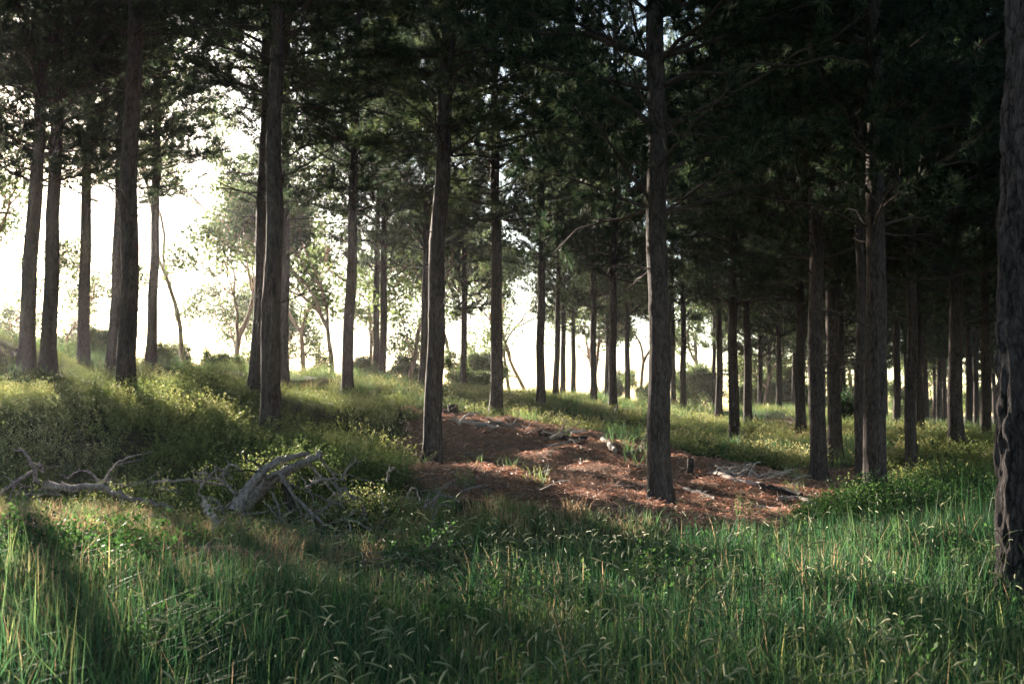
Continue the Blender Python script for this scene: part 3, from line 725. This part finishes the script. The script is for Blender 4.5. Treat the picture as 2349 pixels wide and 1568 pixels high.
def seeds(n):
    mb = MB()
    x, y = wedge(n, 3.2, 12.5, 500, 2400, .2)
    m = (y < grass_edge(x) - .8) & (rng.random(n) < .25 + .75 * np.clip(1 - np.abs(x - .6) / 3.2, 0, 1)); x, y = keep(m, x, y)
    for X, Y in zip(x, y):
        z = hz(X, Y); h = rng.uniform(.45, .85); a = rng.uniform(0, 6.28); l = rng.uniform(.05, .45) * h
        t = np.linspace(0, 1, 5)[:, None]; dv = np.array([math.cos(a), math.sin(a), 0])
        P_ = np.array([X, Y, z]) + dv * l * t ** 2.2 + np.array([0, 0, h]) * (t - .12 * t ** 3)
        mb.tube(P_, .0016, 3, .0, cap=False)
        d = P_[-1] - P_[-2]; d /= np.linalg.norm(d); d = d + dv * .4; d[2] -= .25; L = rng.uniform(.05, .11); b = P_[-1]
        q = [b, b + d * L * .3, b + d * L * .7 - [0, 0, .008], b + d * L - [0, 0, .02]]
        mb.tube(q, [.002, .0052, .0045, .001], 5, rng.uniform(0, 1), jit=.5)
    tag(mb.build('grass_seed_heads', M_SEED), "pale nodding seed heads over the foreground grass", "seed heads", kind='stuff')
seeds(3200)

# ------------------------------------------------------------------ fallen needles
def lit_needles(n, y0, y1, lmin, lmax, nm):
    x, y = wedge(n, y0, y1, -100, 2400, .5)
    dry = np.exp(-((x + 3.4) / 3.4) ** 2 - ((y - 10.8) / 1.6) ** 2)
    m = litter(x, y) | (rng.random(n) < dry * .9); x, y = keep(m, x, y); k = len(x)
    near = np.clip(1.4 - np.hypot(x, y) / 40, 0, 1)
    z = H(x, y) + near * (.03 * fbm(x, y, 2.2, 3, 2.) + .14 * np.maximum(fbm(x, y, .95, 4, 4.), -.3)) + rng.uniform(.0, .04, k)
    a = rng.uniform(0, 3.14, k); L = rng.uniform(lmin, lmax, k); tl = rng.normal(0, .4, k); w = rng.uniform(.0018, .0045, k)[:, None]
    d = np.stack([np.cos(a), np.sin(a), tl], -1) * L[:, None]; s = np.stack([-np.sin(a), np.cos(a), rng.normal(0, .9, k)], -1) * w; c = np.stack([x, y, z], -1)
    V = np.stack([c - d - s, c - d + s, c + d * .1 + s + [0, 0, .01], c + d, c + d * .1 - s + [0, 0, .01]], 1).reshape(-1, 3)
    f = (np.array([[0, 1, 2, 4]])[None] + (np.arange(k) * 5)[:, None, None]).reshape(-1, 4); g = (np.array([[4, 2, 3]])[None] + (np.arange(k) * 5)[:, None, None]).reshape(-1, 3)
    mb = MB(); mb.add(V, f, np.repeat(np.clip(.42 + .28 * rng.normal(0, 1, k) + .25 * fbm(x, y, .8, 3, 55.), 0, 1), 5)); mb.f.append(g); mb.mi.append(np.zeros(len(g), np.int32))
    tag(mb.build(nm, M_LIT, smooth=False), "brown fallen pine needles and bark bits on the clearing floor", "pine litter", kind='stuff')
lit_needles(240000, 8.5, 34, .025, .085, 'pine_litter')

# ------------------------------------------------------------------ dead wood
def G(u, v, r=.03): return gpt(u, v, r)
def wood(name, label, cat, parts, mat=None, group=None):
    """parts: (part name, [(u, v[, depth])...], r0, r1, sides)"""
    built = []
    gp = [G(*q) for pt in parts for q in pt[1] if len(q) == 2]; ex = [q[2] for pt in parts for q in pt[1] if len(q) == 3]
    sh = (np.mean([p[1] for p in gp]) - np.mean(ex)) if gp and ex else 0.
    parts = [(a, [q if len(q) == 2 else (q[0], q[1], q[2] + sh) for q in px], c, d, e) for a, px, c, d, e in parts]
    for (pn, px, r0, r1, mt) in parts:
        P_ = np.array([G(q[0], q[1], r0 * .8) if len(q) == 2 else at(*q) for q in px])
        n = max(5, len(P_) * 4); s = np.linspace(0, len(P_) - 1, n); k = np.arange(len(P_))
        # smooth resample
        Q = np.stack([np.interp(s, k, P_[:, c]) for c in range(3)], -1)
        for _ in range(2): Q[1:-1] = (Q[:-2] + Q[1:-1] * 2 + Q[2:]) / 4
        Q[1:-1] += rng.normal(0, .004 + min(r0, .05) * .16, (n - 2, 3))
        Q[:, 2] = np.maximum(Q[:, 2], H(Q[:, 0], Q[:, 1]) + r0 * .6)
        built.append((pn, Q, r0, r1, mt))
    o = empty(name, built[0][1][0]); tag(o, label, cat, group)
    base = built[0][1][0]
    for (pn, Q, r0, r1, mt) in built:
        mb = MB(); sides = 14 if r0 > .05 else 7 if r0 > .015 else 5
        rad = np.linspace(r0, r1, len(Q)) * (1 + rng.normal(0, .045, len(Q)))
        mb.tube(Q - base, rad, sides, jit=.16)
        # broken side twigs on the thicker pieces
        if r0 > .018:
            for _ in range(int(2 + len(Q) * .15)):
                i = rng.integers(1, len(Q) - 1); d = rng.normal(0, 1, 3); d[2] = abs(d[2]); d /= np.linalg.norm(d); l = rng.uniform(.06, .22)
                mb.tube([Q[i] - base, Q[i] - base + d * l * .6, Q[i] - base + d * l + rng.normal(0, .02, 3)], [r0 * .3, r0 * .2, .003], 5)
        mb.build(pn, mt or mat or M_DEAD, o)
    return o

wood('fallen_limb', "arched forked dead root of weathered grey wood below the thick left pine", 'dead wood', [
 ('limb', [(537,1172,11.6),(565,1125,11.75),(600,1082,11.9),(640,1054,12.1),(672,1046,12.3),(708,1040,12.5)], .068, .025, None),
 ('limb', [(560,1165,12.1),(590,1130,12.1),(630,1098,12.1),(680,1068,12.1),(715,1052,12.2),(740,1038,12.3)], .085, .035, None),
 ('limb', [(612,1098,11.95),(636,1082,11.8),(655,1105,11.7),(684,1150,11.6),(725,1185,11.5),(748,1206,11.4)], .035, .014, None),
 ('side_branch', [(655,1108,12.),(662,1150,12),(668,1200,11.9)], .05, .045, M_DARKW),
 ('side_branch', [(700,1058,12.2),(735,1090,12.3),(765,1130,12.4),(790,1170,12.3)], .022, .009, None),
 ('side_branch', [(730,1048,12.3),(765,1085,12.4),(780,1130,12.3),(770,1200,12.1)], .018, .006, None),
 ('side_branch', [(605,1080,11.9),(590,1062,12.0),(560,1050,12.0)], .02, .008, M_DARKW),
 ('side_branch', [(603,1084,11.9),(570,1078,11.8),(520,1082,11.7)], .014, .005, M_DARKW),
 ('side_branch', [(622,1128,11.7),(636,1155,11.6),(645,1192,11.5)], .016, .010, None),
 ('side_branch', [(606,1150,11.6),(625,1172,11.5),(640,1190,11.4)], .012, .006, None),
 ('side_branch', [(690,1092,12),(706,1112,12),(716,1140,12),(722,1160,11.9)], .012, .006, None),
 ('side_branch', [(640,1100,12.1),(670,1112,12),(705,1126,12),(760,1150,11.9)], .014, .006, None),
 ('side_branch', [(560,1130,11.7),(535,1150,11.6),(500,1170,11.5)], .02, .008, None),
 ('side_branch', [(548,1180,11.5),(600,1178,11.5),(640,1160,11.6),(662,1150,11.6)], .013, .005, None),
 ('side_branch', [(760,1085,12.6),(800,1088,12.6),(860,1110,12.6)], .01, .005, None)])
wood('dead_branch', "long thin grey dead branch lying across from the left to the arched root", 'dead branch', [
 ('stem', [(258,1114,11.9),(310,1108,11.9),(360,1104,11.9),(420,1100,11.95),(470,1104,11.95),(532,1114,11.9)], .022, .014, None),
 ('twig', [(330,1106,11.9),(352,1090,12),(372,1078,12)], .008, .004, None), ('twig', [(440,1101,11.9),(462,1085,12),(476,1070,12)], .008, .003, None)])
wood('dead_branch', "thick crooked dead branch with an upright forked twig at lower left", 'dead branch', [
 ('stem', [(100,1112,11.4),(170,1118,11.4),(228,1116,11.4),(270,1132,11.3),(315,1146,11.2),(370,1158,11.1),(396,1164,11)], .045, .02, None),
 ('fork', [(228,1112,11.4),(243,1092,11.4),(265,1064,11.45),(300,1046,11.5),(350,1036,11.5)], .017, .006, None),
 ('fork', [(265,1066,11.45),(300,1058,11.5),(330,1052,11.5)], .008, .004, None),
 ('fork', [(272,1134,11.3),(284,1160,11.2),(308,1186,11.1)], .012, .006, None),
 ('fork', [(300,1162,11.1),(290,1185,11.),(282,1210,10.9)], .009, .005, None),
 ('fork', [(215,1150,11.),(214,1180,10.9),(212,1206,10.8)], .010, .007, None)])
wood('dead_branch', "short straight grey stick slanting up at the left edge", 'stick', [('stem', [(-20,1150,11.6),(30,1108,11.6),(76,1080,11.6)], .028, .02, None)])
wood('fallen_log', "thick pale log lying at the left edge", 'log', [('stem', [(-30,1158),(30,1152),(80,1142),(132,1138)], .075, .045, None),
 ('branch', [(60,1140,11.6),(90,1126,11.6),(140,1122,11.6)], .02, .01, None)])
wood('fallen_log', "curved sunlit piece of dead log standing in the dry grass below the arched root", 'log', [
 ('stem', [(464,1150,10.4),(478,1168,10.4),(488,1190,10.35),(496,1208,10.2),(482,1232,10.),(456,1256,9.8)], .045, .032, M_PALE)])
wood('fallen_log', "stubby pale piece of wood in the grass at lower left", 'log', [('stem', [(140,1272,9.2),(165,1258,9.2),(190,1242,9.25),(218,1234,9.3)], .03, .05, M_PALE)])
wood('dead_branch', "thin pale stick between the curved log and the arched root's feet", 'stick', [('stem', [(510,1190),(540,1192),(574,1196)], .022, .016, M_PALE)])
wood('dead_branch', "thin stick in front of the arched root", 'stick', [('stem', [(560,1206),(620,1200),(690,1212),(750,1222)], .012, .007, None)])
wood('dead_branch', "bent stick with side twigs at the right end of the dead wood heap", 'stick', [('stem', [(770,1200),(810,1188),(850,1192),(905,1206)], .025, .012, None), ('twig', [(800,1190,11.6),(830,1170,11.6),(850,1160,11.6)], .008, .004, None)])
wood('dead_branch', "forked stick lying just left of the foot of the clearing's thick pine", 'stick', [('stem', [(810,1146),(860,1140),(920,1136),(985,1130)], .014, .008, None), ('twig', [(850,1142),(880,1152),(900,1162)], .008, .004, None)])
wood('dead_branch', "short grey stick in the grass edge left of centre", 'stick', [('stem', [(850,1160),(875,1172),(905,1185)], .015, .01, None)])
for (lb, prt) in [
 ("pale arched branch end at the upper left of the needle clearing", [('stem', [(1052,972,26),(1066,955,26),(1085,947,26),(1108,948,26.2)], .022, .010, M_PALE), ('stem', [(1040,968),(1090,975),(1145,986)], .035, .03, M_PALE)]),
 ("tangle of dead branches at the foot of the sturdy middle pine", [('stem', [(1090,985),(1150,975),(1210,990)], .035, .02, None), ('stem', [(1120,962,25.5),(1150,972,25),(1185,985,24.6)], .02, .012, None), ('stem', [(1170,980,25),(1186,962,25),(1192,944,25)], .014, .006, None), ('stem', [(1105,995),(1160,1002),(1230,1000)], .03, .02, M_DARKW), ('stem', [(1140,990,25),(1175,970,25),(1195,972,25)], .012, .006, None)]),
 ("dark heap of broken branches in the middle of the clearing's back edge", [('stem', [(1240,1000),(1290,1012),(1345,1010)], .07, .04, M_DARKW), ('stem', [(1262,1008,23),(1290,992,23),(1325,988,23)], .03, .012, None), ('stem', [(1285,1002,23),(1292,978,23),(1302,962,23)], .013, .005, None), ('stem', [(1300,1010),(1330,1028),(1344,1042)], .05, .03, M_DARKW), ('stem', [(1305,990,23),(1322,976,23),(1330,965,23)], .01, .004, None), ('stem', [(1250,1030),(1300,1020),(1340,1012)], .03, .015, None), ('stem', [(1310,992,22.6),(1330,989,22.6),(1345,987,22.6)], .02, .012, M_PALE)]),
 ("short pale log in the needles behind the big dark pine", [('stem', [(1384,1012),(1396,1026),(1410,1040)], .07, .055, M_PALE)]),
 ("crooked branch touching the left side of the big dark pine", [('stem', [(1435,1048),(1458,1038),(1484,1030)], .028, .02, None), ('stem', [(1450,1044,20.5),(1466,1032,20.5),(1478,1036,20.5)], .012, .006, None)]),
 ("bleached white log lying in the brush heap on the right of the clearing", [('stem', [(1640,1094),(1668,1104),(1690,1112),(1718,1120),(1742,1122)], .075, .06, M_PALE)]),
 ("heap of pale arching dead branches behind the white log", [('stem', [(1650,1090),(1700,1080),(1750,1092,21),(1765,1108,20)], .025, .012, M_PALE), ('stem', [(1665,1096,20),(1690,1078,20),(1720,1070,20)], .02, .007, M_PALE), ('stem', [(1680,1098,20),(1700,1082,20),(1708,1062,20)], .014, .005, M_PALE), ('stem', [(1620,1088),(1680,1082),(1740,1080)], .018, .01, M_PALE), ('stem', [(1690,1095,20),(1720,1072,20),(1722,1060,20)], .012, .005, M_PALE),('stem', [(1640,1100,20),(1655,1082,20),(1662,1066,20)], .014, .006, None),('stem', [(1600,1104),(1628,1096),(1650,1100)], .05, .03, M_DARKW)]),
 ("brush of many thin pale sticks piled over the lit needles right of the short stump", [('stem', [(a, b, 20), (a + c * .5, b - d * .9, 20), (a + c, b - d, 20)], .013, .005, M_PALE) for a, b, c, d in [(1630,1092,40,22),(1650,1094,60,26),(1668,1096,-30,28),(1690,1096,44,34),(1700,1098,-50,20),(1715,1096,30,38),(1728,1100,60,18),(1745,1100,-40,24),(1760,1102,54,20),(1782,1104,40,28),(1796,1104,-44,16),(1812,1104,50,14)]] + [('stem', [(1640,1098),(1700,1092),(1770,1100)], .016, .008, M_PALE)]),
 ("scatter of lit branches between the white log and the rim lit pine", [('stem', [(1760,1092),(1800,1090),(1850,1100)], .016, .009, M_PALE), ('stem', [(1770,1100),(1810,1098),(1862,1090)], .014, .007, M_PALE), ('stem', [(1800,1104,19.6),(1828,1085,19.6),(1836,1070,19.6)], .01, .004, M_PALE), ('stem', [(1780,1096,19.8),(1800,1080,19.8),(1806,1070,19.8)], .009, .004, M_PALE)]),
 ("long thin stick in the shade in front of the white log", [('stem', [(1568,1126),(1600,1134),(1640,1148)], .026, .014, None)]),
 ("pale stick near the grass edge right of centre", [('stem', [(1728,1166),(1760,1168),(1804,1178)], .02, .012, M_PALE)]),
 ("dark lump of rotten wood on the needles below the white log", [('stem', [(1742,1130),(1790,1134),(1838,1146)], .08, .05, M_DARKW), ('stem', [(1780,1150),(1830,1148),(1860,1158)], .03, .02, None)]),
 ("fan of thin sticks by the grass edge left of the big dark pine", [('stem', [(1160,1110),(1210,1100),(1262,1076,16.6)], .012, .006, None), ('stem', [(1190,1098),(1230,1104),(1275,1098)], .012, .006, None), ('stem', [(1040,1100),(1075,1110),(1110,1106)], .015, .008, M_PALE), ('stem', [(1060,1128),(1110,1118),(1160,1112)], .012, .006, None)]),
 ("low heap of dark sticks on the far slope right of the clearing", [('stem', [(1735,968),(1780,972),(1850,978)], .06, .03, M_DARKW), ('stem', [(1740,976),(1800,968),(1860,984)], .05, .02, M_DARKW), ('stem', [(1815,955,36),(1822,968,36),(1830,980,36)], .02, .01, M_PALE), ('stem', [(1750,984),(1800,988),(1850,990)], .03, .02, None)]),
 ("dark fallen branch crossed with twigs by the crest stumps", [('stem', [(1350,930),(1390,925),(1440,930)], .05, .03, M_DARKW), ('stem', [(1395,925,40),(1412,910,40),(1430,902,40)], .03, .01, M_DARKW)])]:
    wood('dead_branch' if 'log' not in lb.split('heap')[0] else 'fallen_log', lb, 'dead branches' if 'log' not in lb.split('heap')[0] else 'log', [(a, b, c * (1.5 if c < .04 else 1.), d * (1.6 if c < .04 else 1.), e) for a, b, c, d, e in prt])

for k in range(44):
    u = rng.uniform(-20, 1000); v = rng.uniform(1085, 1212) if u > 420 else rng.uniform(1095, 1190); L = rng.uniform(30, 120); an = rng.choice([rng.normal(0, .35), rng.uniform(.6, 1.3)]); sg = rng.choice([-1, 1])
    d_ = float(np.clip(gpt(u, v)[1] - .35, 9.6, 11.8)); arch = rng.uniform(0, 30)
    q = [(u + sg * L * t * math.cos(an), v - L * t * math.sin(an) * .7 - arch * math.sin(t * 3.14), d_ + rng.normal(0, .02)) for t in (0, .33, .66, 1)]
    q[0] = (u, v + 8, d_); r0 = rng.uniform(.009, .024)
    ps = [('stem', q, r0, r0 * .45, None)]
    for j in range(rng.integers(1, 4)):
        a_ = q[rng.integers(1, 4)]; l2 = rng.uniform(12, 36); a2 = rng.uniform(0, 3.14); ps.append(('twig', [a_, (a_[0] + l2 * math.cos(a2), a_[1] - l2 * math.sin(a2) * .6, a_[2] + .03)], r0 * .5, .002, None))
    wood('dead_branch', "one of the thin bleached dead branches tangled along the foot of the left mound", 'dead branch', ps, None, 'thin dead branches tangled at the foot of the left mound')
def stump(u, v, d, r, h, label, tilt=0.):
    p = at(u, v, d); x, y = p[0], p[1]; z = hz(x, y); o = empty('tree_stump', (x, y, z)); tag(o, label, 'stump', 'cut stumps')
    mb = MB(); zs = np.array([-.1, 0, .08, .2, .5, .8, 1.]) * h; zs[0] = -.1
    P_ = np.stack([zs * tilt, zs * 0, zs], -1); mb.tube(P_, r * np.array([1.5, 1.3, 1.12, 1.02, .98, .97, .95]), 16, jit=.12, cap=False); mb.build('bark', M_DARKW, o)
    mt = MB(); th = np.arange(16) / 16 * 6.283; ring = np.stack([np.cos(th) * r * .94 + h * tilt, np.sin(th) * r * .94, h + .02 * np.sin(th * 2 + 1)], -1)
    mt.add(np.concatenate([ring, [[h * tilt, 0, h - .01]]]), [[i, (i + 1) % 16, 16] for i in range(16)]); mt.build('cut_top', M_DEAD, o)
stump(1583, 1090, 19.4, .062, .32, "short dark cut stump standing up in the sunlit needles right of the big dark pine", .05)
stump(1040, 940, 29, .15, .3, "small weathered stump in the shade behind the clearing's thick pine", -.1)
stump(1433, 925, 42, .13, .32, "dark stump on the crest beside the lit edged pine")
stump(1476, 926, 44, .12, .3, "dark stump on the crest close to the left of the big dark pine")

# sparse sprigs, dry grass and twigs between the dead wood
x = rng.uniform(-7.5, .5, 900); y = rng.uniform(9.3, 12.8, 900)
m = (y > grass_edge(x) - .6) & ~litter(x, y) & (fbm(x, y, 1.1, 2, 77.) > -.1); x, y = keep(m, x, y)
scatter('sprigs', HE, x, y, rng.uniform(.25, .55, len(x)), .35 + .2 * fbm(x, y, .45, 3, 1.), M_HEATH, "scattered sprigs growing up through the dead wood", "sprigs")
x = rng.uniform(-8, 2, 1500); y = rng.uniform(9., 13.2, 1500)
m = (y > grass_edge(x) - .8) & (fbm(x, y, .8, 2, 87.) > -.25); x, y = keep(m, x, y)
scatter_g('sparse_grass', x, y, rng.uniform(.3, .6, len(x)), np.where(rng.random(len(x)) < .45, .92, .45), M_GRASS, "thin green and straw coloured grass round the dead wood", "grass")
# broken twigs strewn over the needles and the dead wood zone
mb = MB(); cc = 0
xs_, ys_ = wedge(6500, 9, 33, -100, 2200, .4)
dz_ = np.exp(-((xs_ + 3.4) / 3.4) ** 2 - ((ys_ - 10.8) / 1.3) ** 2)
mm_ = (litter(xs_, ys_) & (fbm(xs_, ys_, .7, 2, 41.) > -.05) & (rng.random(len(xs_)) < .6)) | (rng.random(len(xs_)) < dz_)
for X, Y in zip(xs_[mm_], ys_[mm_]):
    a = rng.uniform(0, 6.28); L = rng.uniform(.15, .9) * (1.6 if rng.random() < .2 else 1); t = np.linspace(0, 1, 4)[:, None]; up = rng.uniform(-.05, .35) if rng.random() < .4 else .03
    P_ = np.array([X, Y, hz(X, Y) + .02]) + np.array([math.cos(a), math.sin(a), up]) * L * t + rng.normal(0, .03, (4, 3)) * L; r0 = rng.uniform(.004, .014)
    tn_ = rng.random(); mb.tube(P_, np.linspace(r0, r0 * .4, 4), 4, tn_, cap=False)
    if rng.random() < .5:
        d = np.array([math.cos(a + .8), math.sin(a + .8), .2]) * L * .4; mb.tube([P_[1], P_[1] + d * .6, P_[1] + d], [r0 * .6, r0 * .4, .0015], 3, tn_, cap=False)
tag(mb.build('fallen_twigs', M_DEAD), "broken grey twigs strewn over the needles and round the dead wood", "twigs", kind='stuff')
# ------------------------------------------------------------------ haze
HAZE = 0.00026
if HAZE:
    mb = MB(); a, b_, c0, d0_, e0, f0 = -140, 140, -30, 190, -9, 40
    v = np.array([[x_, y_, z_] for z_ in (e0, f0) for y_ in (c0, d0_) for x_ in (a, b_)], float)
    mb.add(v, [[0, 2, 3, 1], [4, 5, 7, 6], [0, 1, 5, 4], [2, 6, 7, 3], [0, 4, 6, 2], [1, 3, 7, 5]])
    m_, nt = newmat('thin_haze'); pv = nt.nodes.new('ShaderNodeVolumePrincipled'); pv.inputs['Color'].default_value = (.97, .95, 1, 1); pv.inputs['Density'].default_value = HAZE; pv.inputs['Anisotropy'].default_value = .65
    oo = nt.nodes.new('ShaderNodeOutputMaterial'); nt.links.new(pv.outputs[0], oo.inputs['Volume'])
    tag(mb.build('haze', m_, smooth=False), "thin bright haze hanging among the pines", "haze", kind='stuff')
# ------------------------------------------------------------------ light, sky, camera
w = bpy.data.worlds.new('World'); scene.world = w; w.use_nodes = True; nt = w.node_tree
sky = nt.nodes.new('ShaderNodeTexSky'); sky.sky_type = 'NISHITA'; sky.sun_disc = False; sky.sun_elevation = SUN_EL; sky.sun_rotation = SUN_AZ
sky.altitude = 50; sky.air_density = 1.; sky.dust_density = .9; sky.ozone_density = 1.
bg = nt.nodes['Background']; nt.links.new(sky.outputs[0], bg.inputs[0]); bg.inputs[1].default_value = .052
sl = bpy.data.lights.new('sun', 'SUN'); sl.energy = 5.; sl.angle = R(.5); sl.color = (1, .87, .72)
so = bpy.data.objects.new('sun', sl); COL.objects.link(so)
sd = Vector((math.sin(SUN_AZ) * math.cos(SUN_EL), math.cos(SUN_AZ) * math.cos(SUN_EL), math.sin(SUN_EL)))
so.rotation_mode = 'QUATERNION'; so.rotation_quaternion = sd.to_track_quat('Z', 'Y'); so.location = sd * 80
cam = bpy.data.cameras.new('camera'); cam.lens = 35; cam.sensor_width = 36; cam.clip_end = 4000; cam.clip_start = .05
cam.dof.use_dof = True; cam.dof.focus_distance = 12.; cam.dof.aperture_fstop = 4.
co = bpy.data.objects.new('camera', cam); COL.objects.link(co); co.location = (0, 0, EYE); co.rotation_euler = (math.pi / 2 + PITCH, 0, 0); scene.camera = co
scene.view_settings.view_transform = 'Standard'; scene.view_settings.look = 'None'; scene.view_settings.exposure = 3.0; scene.view_settings.gamma = 1
scene.render.engine = 'CYCLES'
c = scene.cycles; c.max_bounces = 6; c.diffuse_bounces = 3; c.glossy_bounces = 2; c.transmission_bounces = 4; c.transparent_max_bounces = 4; c.volume_bounces = 0
c.caustics_reflective = False; c.caustics_refractive = False; c.use_denoising = True
